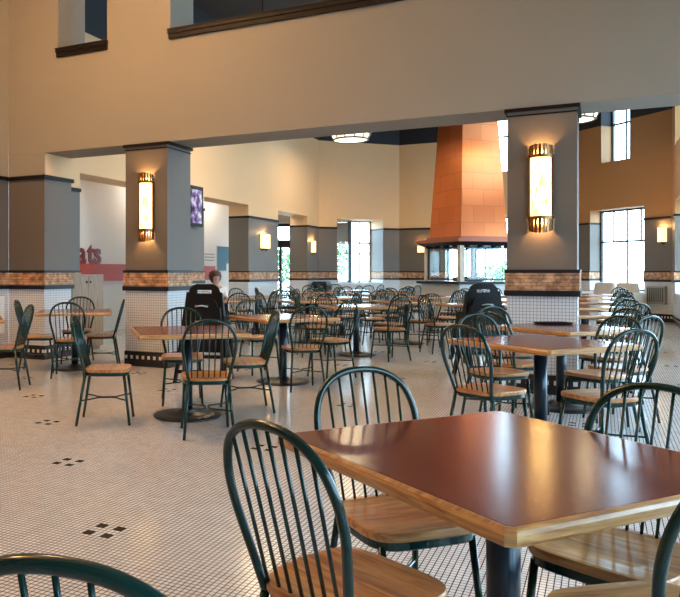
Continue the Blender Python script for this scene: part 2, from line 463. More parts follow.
# windows
w1 = window(CH_L0, CH_L1, (1,-1), .62, 2.24, .92, 2.92, 3, 3, 2.2, .82, 'frame_light', (1.85,))
_p = Vector(CH_L0); _d = (Vector(CH_L1)-_p).normalized(); _n = Vector((1,-1)).normalized()
b = MB(); _a, _c = _p+_d*.68-_n*.76, _p+_d*1.40-_n*.76
b.hexa([(_a.x,_a.y), (_c.x,_c.y), ((_c-_n*.012).x,(_c-_n*.012).y), ((_a-_n*.012).x,(_a-_n*.012).y)], 2.23, 2.86)
b.build('window_blind', M['tan'], w1)
b = MB(); _a, _c = _p+_d*1.40-_n*.72, _p+_d*1.50-_n*.72
b.hexa([(_a.x,_a.y), (_c.x,_c.y), ((_c-_n*.09).x,(_c-_n*.09).y), ((_a-_n*.09).x,(_a-_n*.09).y)], .921, 2.919)
b.build('center_post', M['frame_dark'], w1)
window(CH_L1, CH_R0, (0,-1), 1.44, 3.74, .92, 2.95, 3, 3, 2.1, .40)
window(CH_L1, CH_R0, (0,-1), 1.70, 3.30, 4.3, 6.6, 1, 1, 5.4, .40)
window(CH_R0, CH_R1, (-1,-1), .48, 2.29, .75, 2.98, 1, 3, 2.1, .40)
window(CH_R0, CH_R1, (-1,-1), .88, 1.84, 4.28, 6.3, 1, 1, 5.35, .40)
for a, c, z0, z1 in opr:
    window(CH_R1, (SR, TB1), (-1,0), a, c, z0, z1, 1, 1, (z0+z1)/2+.2, .40)
for a, c in frw: window(FR0, FR1, (-1,0), a, c, .8, 3.6, 1, 1, 2.5, .33)

# square columns carrying the beam
def pier(name, x0, x1, y0, y1, cap, mats, top):
    b = MB()
    for z0, z1, mi, pr in bands(top):
        if mi == 6:      # front in the hall's paint, flank in the back room's cream
            b.box(x0, x1, y0, y0+.02, z0, z1, 6); b.box(x0, x1, y0+.02, y1, z0, z1, 7); continue
        if mi == 5 and cap: mi, pr = 4, 0
        b.box(x0-pr, x1+pr, y0-pr, y1+pr, z0, z1, mi)
    if cap:
        b.box(x0-.008, x1+.008, y0-.008, y1+.008, SOF-.085, SOF-.07, 5)
        b.box(x0-.028, x1+.028, y0-.028, y1+.028, SOF-.04, SOF-.002, 5)
    tag(b.build(name, mats), kind='structure')
cm = [M['border'], M['tile_wall'], M['ledge'], M['stone'], M['taupe'], M['dark_trim'], M['tan']]
pier('column_1', -5.755, -5.095, TB0, TB1, True, cm, [(2.655, SOF-.002, 4, 0)])
pier('column_2', -.90, -.235, TB0, TB1, True, cm, [(2.655, SOF-.002, 4, 0)])
pier('pilaster', SL, -7.165, TB0+.001, TB1-.001, False, cm+[M['cream']], [(2.655, SOF-.002, 6, 0)])

# ------------------------------------------------------------------ exterior seen through the glass
b = MB(); b.box(-60, 60, -40, 80, -.5, -.2); tag(b.build('ground', M['concrete']), kind='structure')
def tree(x, y, hgt, rad, label):
    r = empty('leafy_tree', (x, y, -.2)); tag(r, label, 'tree', 'trees outside the windows')
    b = MB(); b.tube([(0,0,0), (.05,0,hgt*.4), (-.03,.05,hgt*.75)], [.13,.10,.05], 8); b.build('trunk', M['bark'], r)
    b = MB()
    for k in range(900):
        u = Vector((random.gauss(0,1), random.gauss(0,1), random.gauss(0,1))).normalized()*(random.random()**.4)
        c = Vector((u.x*rad, u.y*rad, hgt*.62+u.z*hgt*.36))
        a = Vector((random.gauss(0,1), random.gauss(0,1), random.gauss(0,1))).normalized(); e = a.orthogonal().normalized(); s = random.uniform(.07,.14)
        b.add([c-a*s, c+e*s*.5, c+a*s, c-e*s*.5], [[0,1,2,3]])
    b.build('foliage', M['leaf'], r)
tree(-9.7, 27.2, 3.4, 1.0, 'leafy green tree seen through left half of the far left window')
tree(-13.2, 30.0, 3.0, 1.6, 'lower green tree farther off outside the far left window')
tree(-4.0, 36.0, 2.0, 1.3, 'small green tree seen low through the fireplace glass')

# ------------------------------------------------------------------ chairs
def seat_outline(k=1.0, n=40):
    out = []
    for i in range(n):
        a = 2*PI*i/n; c, s_ = math.cos(a), math.sin(a)
        e = .44 if s_ > 0 else .56
        x = math.copysign(abs(c)**e, c); y = math.copysign(abs(s_)**e, s_)
        w = .200 if y > 0 else .200 - .020*(-y)
        out.append((x*w*k, y*(.190 if y > 0 else .200)*k))
    return out
HOOP = [(.150,.43), (.168,.52), (.190,.62), (.200,.69), (.195,.76), (.170,.825), (.125,.868), (.066,.892), (0,.899)]
def hoop_y(z): return -.168 - (z-.43)*.27
def make_chair():
    r = empty('bow_back_chair')
    b = MB()
    so = seat_outline()
    b.rings([[(x*.985,y*.985,.434) for x,y in so], [(x,y,.440) for x,y in so], [(x,y,.455) for x,y in so],
             [(x*.985,y*.985,.461) for x,y in so], [(x*.90,y*.90,.4615) for x,y in so], [(x*.55,y*.55,.458) for x,y in so]], 0)
    b.build('seat', M['oak'], r)
    b = MB()
    si = seat_outline(.94)
    b.rings([[(x,y,.404) for x,y in si], [(x*1.02,y*1.02,.408) for x,y in si], [(x*1.02,y*1.02,.434) for x,y in si],
             [(x*.93,y*.93,.434) for x,y in si], [(x*.93,y*.93,.404) for x,y in si]], 0, False, False, True)
    b.build('seat_frame', M['chair_green'], r)
    pts = [(-x, hoop_y(z), z) for x, z in HOOP] + [(x, hoop_y(z), z) for x, z in HOOP[-2::-1]]
    b = MB(); b.tube(catmull(pts, 4), .0125, 10); b.build('backrest_frame', M['chair_green'], r)
    # spindles reach from the seat to the bow
    def bow_z(x):
        x = abs(x); best = .6
        for (x0, z0), (x1, z1) in zip(HOOP[3:], HOOP[4:]):
            if x1 <= x <= x0: best = z0 + (z1-z0)*(x0-x)/(x0-x1)
        return best
    for i in range(7):
        xt = (i-3)*.0475; xb = (i-3)*.043; zt = bow_z(xt)
        b = MB(); b.tube([(xb, -.170-.004, .45), ((xb+xt)/2, hoop_y((.45+zt)/2), (.45+zt)/2), (xt, hoop_y(zt), zt)], .0052, 6)
        b.build('spindle', M['chair_green'], r)
    fl = [((sx*.162, .148, .415), (sx*.186, .196, .002)) for sx in (-1, 1)]
    rl = [((sx*.152, -.165, .44), (sx*.190, -.236, .002)) for sx in (-1, 1)]
    for a, c in fl + rl:
        b = MB(); b.tube([a, c], [.0125, .0115], 10); b.build('leg', M['chair_green'], r)
    for sx in (-1, 1):
        zz = .205
        def at(l):
            (x0,y0,z0), (x1,y1,z1) = l; t = (z0-zz)/(z0-z1); return (x0+(x1-x0)*t, y0+(y1-y0)*t, zz)
        a = at(fl[0 if sx < 0 else 1]); c = at(rl[0 if sx < 0 else 1])
        mid = (sx*.012, (a[1]+c[1])/2, zz)
        b = MB(); b.tube(catmull([a, (sx*.095, a[1]*.62, zz), (sx*.022, .06, zz), mid, (sx*.022, -.075, zz), (sx*.09, c[1]*.64, zz), c], 4), .0068, 6)
        b.build('stretcher', M['chair_green'], r)
    return r
CHAIR0 = make_chair(); used = {'c': False, 't': False, 'h': False}
SPOTS = []
def chair_room(x, y, rz, label, group):
    SPOTS.append((x, y))
    if not used['c']:
        used['c'] = True; r = CHAIR0; r.location = (x, y, 0); r.rotation_euler = (0,0,rz); tag(r, label, 'chair', group); return r
    return dup(CHAIR0, (x, y, 0), rz, label, 'chair', group)
def chair(X, Y, fx, fy, label, group='green bow back chairs'):
    x, y = W(X, Y); return chair_room(x, y, head(fx, fy), label, group)

# ------------------------------------------------------------------ tables
def sq(h, ch): return [(h-ch,-h),(h,-h+ch),(h,h-ch),(h-ch,h),(-h+ch,h),(-h,h-ch),(-h,-h+ch),(-h+ch,-h)]
TH = .752; HALF = .456
def make_table():
    r = empty('cafe_table')
    def ring(h, z, ch=.016): return [(x,y,z) for x,y in sq(h, ch)]
    b = MB()
    b.rings([ring(HALF-.020, TH, .012), ring(HALF-.015, TH), ring(HALF-.005, TH-.004), ring(HALF, TH-.012), ring(HALF, TH-.028),
             ring(HALF-.004, TH-.036), ring(HALF-.012, TH-.040), ring(HALF-.020, TH-.040, .012)], 0, False, False, True)
    b.build('edge_band', M['oak_edge'], r)
    b = MB(); b.rings([ring(HALF-.0205, TH-.038, .012), ring(HALF-.0205, TH+.0006, .012)]); b.build('tabletop', M['laminate'], r)
    b = MB(); b.lathe([(.044, .035), (.044, TH-.052)], 24); b.build('pedestal', M['steel'], r)
    b = MB(); b.lathe([(.0, .0), (.285, .0), (.29, .008), (.283, .018), (.20, .026), (.09, .036), (.06, .06), (.046, .062)], 40); b.build('base', M['base_iron'], r)
    b = MB()
    b.box(-.26, .26, -.025, .025, TH-.055, TH-.0385); b.box(-.025, .025, -.26, -.0252, TH-.055, TH-.0385); b.box(-.025, .025, .0252, .26, TH-.055, TH-.0385)
    b.build('support_bracket', M['base_iron'], r)
    return r
TABLE0 = make_table()
def table_room(x, y, rz, label, group='square cafe tables'):
    if not used['t']:
        used['t'] = True; TABLE0.location = (x,y,0); TABLE0.rotation_euler = (0,0,rz); tag(TABLE0, label, 'table', group); return TABLE0
    return dup(TABLE0, (x,y,0), rz, label, 'table', group)
def table(X, Y, deg, label):
    x, y = W(X, Y); return table_room(x, y, YAW + math.radians(deg), label)

t1 = table(.757, 2.073, 25, 'large foreground square table with glossy red-brown top reflecting an amber streak')
t1.scale = (1.03, 1.07, 1)
table(2.24, 5.39, 26, 'square red-brown table just behind the foreground table, before the right column')
table(-.417, 6.45, 12, 'square table left of centre on a round black base beside the left high chairs')
table(.55, 8.42, 25, 'square table right behind the left-centre table, in front of the crowded back')
table(3.03, 6.82, 25, 'square table standing right against the tiled foot of the right column')
table(1.84, 11.15, 8, 'square table in the middle distance, straight below the far left window')
table(-2.09, 9.60, 10, 'square table between the left pilaster and the left sconce column')
table(-3.05, 8.10, 20, 'square table cut off by the left edge of the view')

chair(.305, 1.905, .79, .61, 'nearest full green bow-back chair, at the left corner of the foreground table', None)
chair(.56, 2.45, .31, -.95, 'green bow-back chair tucked behind the far left edge of the foreground table', None)
chair(1.10, 2.13, -.78, -.62, 'green bow-back chair tucked behind the far right edge of the foreground table', None)
chair(.975, 1.70, -.2, .97, 'green bow-back chair at the near right edge of foreground table, cut off by the frame', None)
chair(-.150, 1.190, .25, .97, 'green bow-back chair whose top rail alone shows at the bottom left', None)
T2 = 'the table behind the foreground one'
chair(1.76, 5.08, .85, .53, 'green chair on the left front side of the table before the right column', None)
chair(2.14, 5.98, .3, -.95, 'green chair on the far left side of the second table, before the right high chairs', None)
chair(2.40, 4.83, -.3, .95, 'green chair with its back to us, right front of the second table', None)
chair(2.88, 5.85, -.9, -.42, 'green chair on the far right side of the second table', None)
chair(3.26, 6.25, -.42, .9, 'green chair on the near right side of the table against the right column', None)
chair(2.50, 6.55, .9, .42, 'green chair on the near left side of the table against the right column', None)
chair(2.76, 7.36, .3, -.95, 'green chair squeezed between the right column and its table, left corner', None)
chair(3.58, 7.05, -.9, -.42, 'green chair squeezed right of the right column behind its table', None)
chair(-.22, 5.75, -.12, 1, 'green chair with its back to us before the left-centre table', None)
chair(-.51, 7.10, .1, -1, 'green chair facing us behind the left-centre table', None)
chair(.09, 6.70, -1, -.15, 'green chair seen from the side, right of the left-centre table', None)
chair(-1.07, 6.20, 1, .05, 'green chair standing free in side view, left of the left-centre table', None)
chair(.72, 7.93, -.2, .97, 'green chair with its back to us before the central table behind', None)
chair(.30, 9.15, .4, -.9, 'green chair facing us behind the left end of the central table', None)
chair(1.14, 8.80, -.85, -.5, 'green chair facing left at right end of the central table', None)
chair(2.22, 10.55, -.4, .9, 'green chair at the near right side of the middle-distance table', None)
chair(1.20, 11.0, 1, .1, 'green chair at the left side of the middle-distance table', None)
chair(2.42, 11.55, -.8, -.6, 'green chair behind the right side of the middle-distance table', None)
chair(1.52, 11.85, .4, -.9, 'green chair behind the left side of the middle-distance table', None)
chair(-2.0, 8.90, -.1, 1, 'green chair with its back to us before the table beside the left column', None)
chair(-2.2, 10.25, .05, -1, 'green chair facing us behind the table beside the left column', None)
chair(-1.74, 9.56, -1, -.1, 'green chair against the left column, facing left to its table', None)
chair(-2.48, 9.35, 1, .1, 'green chair in side view before the left pilaster, facing right', None)
chair(-2.52, 8.0, -1, .0, 'green chair at the left picture edge, facing left to the cut-off table', None)

# the crowd of tables farther back, four chairs each
crowd = [(-6.15, 11.9, 43, 'table nearest the first left opening'), (-6.45, 13.9, 50, 'far table by the twin-lamp pier'),
         (-6.30, 15.9, 40, 'far table by the second left opening'), (-6.35, 17.9, 47, 'far table before the black bin'),
         (-6.30, 19.8, 42, 'farthest table by the left window'),
         (-3.10, 12.95, 40, 'far table on the fireplace axis'), (-3.25, 15.7, 48, 'far table right before the fireplace'),
         (-4.75, 14.3, 45, 'far table left of the fireplace axis'), (-4.85, 17.1, 41, 'far table at the fireplace left side'),
         (-1.75, 14.2, 46, 'far table seen left of the right column'), (-1.70, 17.0, 42, 'far table at the fireplace right side'),
         (-.32, 10.05, 44, 'first table behind the right column'), (-.35, 12.05, 47, 'second table behind the right column'),
         (-.30, 14.2, 42, 'third table behind the right column'), (-.30, 16.4, 45, 'fourth table behind the right column'),
         (-.35, 18.6, 43, 'last table before the sofa'),
         (-4.75, 12.4, 43, 'far table behind the middle-distance one'), (-1.78, 12.15, 46, 'far table behind the right high chairs'),
         (-5.05, 18.95, 44, 'table between fireplace and left window')]
SIDE = ['far right', 'far left', 'near left', 'near right']
FRONT = [W(*q) for q in ((.757,2.073),(2.24,5.39),(-.417,6.45),(.55,8.42),(3.03,6.82),(1.84,11.15),(-2.09,9.6),(-3.05,8.1),(3.03,8.95),(3.03,9.05),(-.36,8.55))]
for (x, y, deg, nm) in crowd:
    table_room(x, y, math.radians(deg), 'square red-brown cafe table, ' + nm)
    for q in range(4):
        a = math.radians(deg + 90*q) + random.uniform(-.10, .10)
        dd = .64 + random.uniform(-.03, .10)
        px, py = x+math.cos(a)*dd, y+math.sin(a)*dd
        if nm.startswith('table nearest') and q == 1: continue
        if any((px-a_)**2+(py-b_)**2 < .55**2 for a_, b_ in SPOTS): continue
        if any((px-c_[0])**2+(py-c_[1])**2 < .66**2 for c_ in crowd+FRONT if (c_[0], c_[1]) != (x, y)): continue
        chair_room(px, py, a+PI/2+random.uniform(-.12, .12), 'green chair on the %s side of %s' % (SIDE[q], nm), 'far chairs around the back tables')

x, y = W(3.10, 7.16)
tr = empty('serving_tray', (x, y, TH+.0008), YAW+.1); tag(tr, 'flat black tray lying on the table against the right column', 'tray')
def _rr(hx, hy, z): return [(px*hx, py*hy, z) for px, py in seat_unit]
seat_unit = [(math.copysign(abs(math.cos(2*PI*i/28))**.4, math.cos(2*PI*i/28)), math.copysign(abs(math.sin(2*PI*i/28))**.4, math.sin(2*PI*i/28))) for i in range(28)]
b = MB(); b.rings([_rr(.15,.10,0), _rr(.17,.12,.018), _rr(.165,.115,.018), _rr(.148,.098,.004)]); b.build('tray_body', M['black_plastic'], tr)
# ------------------------------------------------------------------ stacked black high chairs
def make_high():
    r = empty('high_chair'); r.scale = (1.15, 1.0, 1.0)
    def slab(pts, t, nv):
        nv = Vector(nv).normalized()*t/2
        return [Vector(p)+nv for p in pts], [Vector(p)-nv for p in pts]
    # back panel with a hand slot, leaning back to the top
    b = MB()
    def bp(x, z): return (x, .13+ (z)*-.02 - (z-.3)*.05, z)
    n = 10
    def outline(z): return .155 + .085*max(0, (.98-z)/.98)
    rows = [.34, .5, .66, .80, .845]
    slotz = (.845, .885)
    def strip(z0, z1, xa0, xb0, xa1, xb1):
        q = [bp(xa0,z0), bp(xb0,z0), bp(xb1,z1), bp(xa1,z1)]
        f, k = slab(q, .022, (0,1,.1)); b.rings([k, f])
    for z0, z1 in zip(rows, rows[1:]): strip(z0, z1, -outline(z0), outline(z0), -outline(z1), outline(z1))
    z0, z1 = slotz
    strip(z0, z1, -outline(z0), -.075, -outline(z1)+.005, -.075); strip(z0, z1, .075, outline(z0), .075, outline(z1)-.005)
    for z0, z1, a, c in ((.885,.915,.158,.145), (.915,.94,.145,.12), (.94,.955,.12,.08)): strip(z0, z1, -a, a, -c, c)
    b.build('backrest', M['black_plastic'], r)
    # flared side panels with cut-out feet
    for sx in (-1, 1):
        b = MB()
        def sp(y, z): return (sx*(.155+.085*(.98-z)/.98+.01), y, z)
        for q in ([sp(.17,.0), sp(.24,0), sp(.16,.42), sp(.06,.42)], [sp(-.24,0), sp(-.17,0), sp(-.05,.42), sp(-.15,.42)],
                  [sp(-.15,.42), sp(.16,.42), sp(.13,.58), sp(-.13,.58)], [sp(.02,.58), sp(.13,.58), sp(.10,.86), sp(.05,.84)]):
            f, k = slab(q, .024, (1,0,.08)); b.rings([k, f])
        b.build('side_panel', M['black_plastic'], r)
    b = MB(); b.tube([(-.065, bp(0,.86)[1]+.016, .862), (0, bp(0,.86)[1]+.02, .872), (.065, bp(0,.86)[1]+.016, .862)], .009, 8); b.build('slot_glint', M['slot_glint'], r)  # added pale bar: the slot's bright crescent of light put into colour
    b = MB(); b.box(-.175, .175, -.11, .12, .44, .465); b.build('seat', M['black_plastic'], r)
    b = MB(); b.box(-.19, .19, -.17, -.13, .56, .60); b.box(-.02, .02, -.155, -.135, .455, .56); b.build('front_bar', M['black_plastic'], r)
    b = MB(); b.box(-.225, .225, .175, .20, .10, .14); b.build('cross_bar', M['black_plastic'], r)
    return r
HIGH0 = make_high()
def high(x, y, z, rz, label, group):
    if not used['h']:
        used['h'] = True; HIGH0.location = (x,y,z); HIGH0.rotation_euler = (0,0,rz); tag(HIGH0, label, 'high chair', group); return
    dup(HIGH0, (x,y,z), rz, label, 'high chair', group)
for X, Y, f, side in ((-.36, 8.55, (.25, 1), 'left'), (3.03, 8.95, (-.15, 1), 'right')):
    x, y = W(X, Y)
    rz = head(*f) + PI
    high(x, y, 0, rz, 'black plastic high chair, lower of the nested pair beside the %s column' % side, 'black high chairs')
    fx, fy = W(f[0], f[1])
    high(x+.10*fx, y+.10*fy, .165, rz, 'black plastic high chair, upper of the nested pair beside the %s column' % side, 'black high chairs')

# ------------------------------------------------------------------ wall lamps
def big_sconce(x, y, z0, z1, w, label):
    """art-deco sconce on a face looking towards -Y"""
    r = empty('wall_sconce', (x, y, 0)); tag(r, label, 'wall lamp', 'tall amber column sconces')
    h = z1-z0; g0, g1 = z0+h*.19, z1-h*.15; R = w/2
    b = MB(); b.box(-R*.8, R*.8, -.012, .0, z0+.05, z1-.05); b.build('back_plate', M['brass'], r)
    b = MB(); b.lathe([(R*.80, g0), (R*.80, g1)], 18, 0, 0, -.012, False, PI, 2*PI); b.build('glass_shade', M['amber'], r)
    def fret(za, zb, name):
        b = MB(); k = 9
        b.lathe([(R, za), (R, za+.025)], 18, 0, 0, -.012, False, PI, 2*PI) if name == 'lower_bracket' else None
        lo, hi = (za, zb)
        rim = zb-.03 if name == 'lower_bracket' else za
        b2 = MB(); b2.lathe([(R*.80, rim), (R, rim), (R, rim+.03), (R*.80, rim+.03)], 18, 0, 0, -.012, False, PI, 2*PI)
        for i in range(k):
            a = PI + PI*(i+.5)/k; c, s_ = math.cos(a), math.sin(a); t = Vector((-s_, c, 0))*R*.11
            p = Vector((c*R*.93, -.012+s_*R*.93, 0)); q = Vector((c*R*.78, -.012+s_*R*.78, 0))
            hgt = (.75+.25*math.sin(PI*(i+.5)/k))
            z_a, z_b = (rim+.03, rim+.03+(hi-rim-.03)*hgt) if name != 'lower_bracket' else (rim-(rim-lo)*hgt, rim)
            b2.hexa([((p-t).x,(p-t).y), ((p+t).x,(p+t).y), ((q+t).x,(q+t).y), ((q-t).x,(q-t).y)], z_a, z_b)
        b2.build(name, M['brass'], r)
    fret(g1, z1, 'upper_bracket'); fret(z0, g0, 'lower_bracket')
    for sx in (-1, 1):
        b = MB(); b.box(sx*R*.90-.008, sx*R*.90+.008, -.035, -.008, g0, g1); b.build('side_rod', M['brass'], r)
    for k in range(5):       # leaf stems over the glass
        b = MB()
        a = PI*1.2+PI*.6*k/4; c, s_ = math.cos(a), math.sin(a); rr_ = R*.815
        a2 = a+.22; b.tube([(c*rr_, -.012+s_*rr_, g0+(g1-g0)*(.1+.2*(k%3))), (math.cos(a2)*rr_, -.012+math.sin(a2)*rr_, g0+(g1-g0)*(.3+.2*(k%3)))], .004, 5)
        b.build('leaf_stem', M['brass'], r)
    for zz in (g1+.05, g0-.06):   # the bulbs shining out of the slotted ends
        L = bpy.data.lights.new('sconce_bulb', 'POINT'); L.energy = 9; L.color = (1, .55, .2); L.shadow_soft_size = .03
        o = bpy.data.objects.new('sconce_bulb', L); COL.objects.link(o); o.parent = r; o.location = (0, -.08, zz)
big_sconce(-5.41, TB0, 1.655, 2.57, .235, 'tall lit amber glass sconce on the left column')
big_sconce(-.575, TB0, 1.66, 2.57, .25, 'tall lit amber glass sconce on the right column')

def small_sconce(x, y, z, rz, w, h, twin, label):
    r = empty('shade_sconce', (x, y, z), rz); tag(r, label, 'wall lamp', 'small lit sconces on the far walls')
    for dx in ((-w/4, w/4) if twin else (0,)):
        ww = (w/2 if twin else w)*.48
        b = MB(); b.lathe([(ww, -h/2), (ww, h/2)], 14, 0, dx, -.01, False, PI, 2*PI); b.build('lamp_shade', M['lamp_white'], r)
        b = MB(); b.lathe([(.02, -h/2-.06), (ww*.5, -h/2-.03), (ww*.8, -h/2-.002)], 12, 0, dx, -.01, False, PI, 2*PI); b.build('finial', M['brass'], r)
    b = MB(); b.box(-w*.4, w*.4, -.01, 0, -h*.4, h*.4); b.build('back_plate', M['brass'], r)
    L = bpy.data.lights.new('sconce_bulb', 'POINT'); L.energy = 6; L.color = (1, .55, .2); L.shadow_soft_size = .03
    o = bpy.data.objects.new('sconce_bulb', L); COL.objects.link(o); o.parent = r; o.location = (0, -.10, h/2+.04)
# local -Y looks into the room
small_sconce(SL, 17.32, 2.05, PI/2, .46, .36, True, 'twin-shade lit sconce on the pier between the second and third left openings')
small_sconce(SL, 20.85, 2.02, PI/2, .22, .34, False, 'single lit sconce between last left opening and far left window')
small_sconce(-5.05, 23.42, 1.98, 0, .42, .20, False, 'low wide lit sconce on the far wall left of the copper hood')
q = Vector(CH_R0)+(Vector(CH_R1)-Vector(CH_R0)).normalized()*2.86
small_sconce(q.x, q.y, 2.20, -PI/4, .24, .36, False, 'single lit sconce right of the tall right window')

# ------------------------------------------------------------------ hanging drum lamps
def drum(x, y, z, label, R=.58, mat='drum', top=HT):
    r = empty('drum_pendant', (x, y, z)); tag(r, label, 'ceiling lamp', 'drum pendant lamps')
    b = MB(); b.lathe([(0, -.12), (R*.80, -.12), (R, .12), (0, .12)], 12, 0, 0, 0, False); b.build('shade', M[mat], r)
    b = MB()
    n = 12
    def ringp(rad, zz): return [(rad*math.cos(2*PI*i/n), rad*math.sin(2*PI*i/n), zz) for i in range(n)]
    b.tube(ringp(R*.81, -.12), .024, 6, 0, True); b.tube(ringp(R*1.01, .12), .026, 6, 0, True)
    for i in range(n):
        a = 2*PI*i/n
        b.tube([(R*.81*math.cos(a), R*.81*math.sin(a), -.12), (R*1.01*math.cos(a), R*1.01*math.sin(a), .12)], .017, 5)
    b.tube(ringp(R*.92, .02), .015, 5, 0, True)
    b.build('cage', M['frame_dark'], r)
    b = MB(); b.tube([(0,0,.12), (0,0,top-z)], .015, 8); b.build('rod', M['frame_dark'], r)
    if mat == 'drum':
        L = bpy.data.lights.new('drum_bulb', 'AREA'); L.shape = 'DISK'; L.size = R*1.4; L.energy = 45; L.color = (1, .74, .42)
        o = bpy.data.objects.new('drum_bulb', L); COL.objects.link(o); o.parent = r; o.location = (0, 0, -.125)
drum(-6.05, 19.0, 4.92, 'lit drum lamp hanging under the beam, left of the hood')
drum(-.62, 19.0, 4.95, 'lit drum lamp peeping out right of the right column top')
drum(-6.05, 13.3, 4.95, 'lit drum lamp over left far tables, behind the beam', .58)
drum(-.62, 13.3, 4.95, 'lit drum lamp over right far tables, behind the beam', .58)
drum(-3.2, 11.0, 4.95, 'lit drum lamp over the middle-distance table, behind the beam', .58)
for i, (x, y, nm) in enumerate(((-5.6, 5.6, 'left column table'), (-5.6, 1.6, 'left front floor'))):
    drum(x, y, 5.75, 'front room drum lamp hanging high above the ' + nm, .45, 'globe')

# ------------------------------------------------------------------ fireplace with copper hood
FX, FY = -3.18, 20.0
fp = empty('fireplace', (FX, FY, 0), PI/4)
tag(fp, 'four-sided glazed fireplace under a tapering copper hood', 'fireplace')
def sqr(h): return [(-h,-h),(h,-h),(h,h),(-h,h)]
b = MB()
b.hexa(sqr(.70), 2.16, 5.4, 0, sqr(.52)); b.hexa(sqr(.52), 5.4, HT, 0)
b.build('hood', M['copper'], fp)
b = MB(); b.hexa(sqr(.76), 2.10, 2.165, 0); b.hexa(sqr(.98), 2.02, 2.10, 0, sqr(.98)); b.build('mantel', plain('copper_mantel', (.30, .085, .04), .4, .4), fp)
b = MB(); b.hexa(sqr(.82), 1.93, 2.02, 0, sqr(.94))
for i in range(4):
    for u in (-.6, -.2, .2, .6):
        p = Vector((u, -.80, 0)); p.rotate(Matrix.Rotation(i*PI/2, 3, 'Z')); b.lathe([(.07,1.88),(.09,1.93)], 8, 0, p.x, p.y)
b.build('corbel_band', M['ledge'], fp)
for sx in (-1, 1):
    for sy in (-1, 1):
        b = MB(); b.box(sx*.74-.06, sx*.74+.06, sy*.74-.06, sy*.74+.06, 1.02, 1.93); b.build('corner_post', plain('pale_stone_post', (.60,.54,.44), .5), fp)
for i in range(4):
    ang = i*PI/2
    def rot(x, y): return (x*math.cos(ang)-y*math.sin(ang), x*math.sin(ang)+y*math.cos(ang))
    b = MB(); b.hexa([rot(-.68,-.748), rot(.68,-.748), rot(.68,-.742), rot(-.68,-.742)], 1.05, 1.90); g = b.build('glass_panel', M['glass'], fp)
    b = MB()
    for x0, x1, z0, z1 in ((-.68,-.64,1.05,1.90), (.64,.68,1.05,1.90), (-.64,.64,1.05,1.09), (-.64,.64,1.86,1.90)):
        b.hexa([rot(x0,-.76), rot(x1,-.76), rot(x1,-.73), rot(x0,-.73)], z0, z1)
    b.build('panel_frame', M['frame_dark'], g)
b = MB(); b.hexa(sqr(.95), .95, 1.02); b.build('hearth_slab', M['ledge'], fp)
b = MB(); b.hexa(sqr(.86), 0, .95); b.build('hearth_base', M['tile_wall'], fp)
for i, (x, y, a) in enumerate(((0,-.28,.1), (.02,-.12,-.08), (-.02,.05,.05), (.03,.22,-.1))):
    lg = MB(); lg.tube([(x-.3*math.cos(a), y-.3*math.sin(a), 1.075), (x, y, 1.082), (x+.3*math.cos(a), y+.3*math.sin(a), 1.075)], [.05,.06,.05], 8)
    o = lg.build('fire_log', M['log']); o.location = (FX, FY, 0); o.rotation_euler = (0,0,PI/4)
    tag(o, 'charred log lying on the hearth inside the glazed fireplace', 'log', 'logs in the fireplace')

# ------------------------------------------------------------------ other furnishings
# wooden cupboard by the first opening
cb = empty('wooden_cabinet', (-7.55, 9.42, 0), 0); tag(cb, 'pale wooden two-door cabinet standing behind the left pilaster', 'cabinet')
b = MB(); b.box(-.22, .20, -.40, .40, .06, 1.19); b.box(-.22, .22, -.41, .41, 1.19, 1.22); b.box(-.20, .16, -.38, .38, 0, .06); b.build('body', M['cabinet'], cb)
for y0, y1, ky in ((-.395, -.005, -.05), (.005, .395, .05)):
    b = MB(); b.box(.20, .22, y0, y1, .08, 1.18); d = b.build('door', M['cabinet'], cb)
    b = MB(); b.lathe([(.012, 0), (.02, .012), (.0, .018)], 10)
    k = b.build('knob', M['black_plastic'], d); k.location = (.22, ky, 1.10); k.rotation_euler = (0, PI/2, 0)
# white framed grille on the left wall
gp = empty('wall_grille', (SL, 7.72, .64)); tag(gp, 'white framed wall grille low on the wall at the far left edge', 'vent')
b = MB()
for y0, y1, z0, z1 in ((-.36,-.28,-.27,.27), (.28,.36,-.27,.27), (-.28,.28,-.27,-.19), (-.28,.28,.19,.27)): b.box(.002, .035, y0, y1, z0, z1)
b.build('frame', M['white'], gp)
b = MB()
for i in range(9): b.box(.006, .022, -.28, .28, -.18+i*.041, -.155+i*.041)
b.build('louvres', plain('grille_blue_grey', (.35,.42,.48), .4), gp)
# television on the pier between the openings
tv = empty('television', (SL, 13.62, 2.66)); tag(tv, 'black framed upright television with purple picture on pier behind the left column', 'television')
b = MB(); b.box(.06, .10, -.30, .30, -.43, .43); b.build('housing', M['black_plastic'], tv)
b = MB(); b.box(.10, .104, -.24, .24, -.36, .35); b.build('screen', M['tv'], tv)
b = MB(); b.box(.001, .06, -.10, .10, -.12, .12); b.build('wall_bracket', M['black_plastic'], tv)
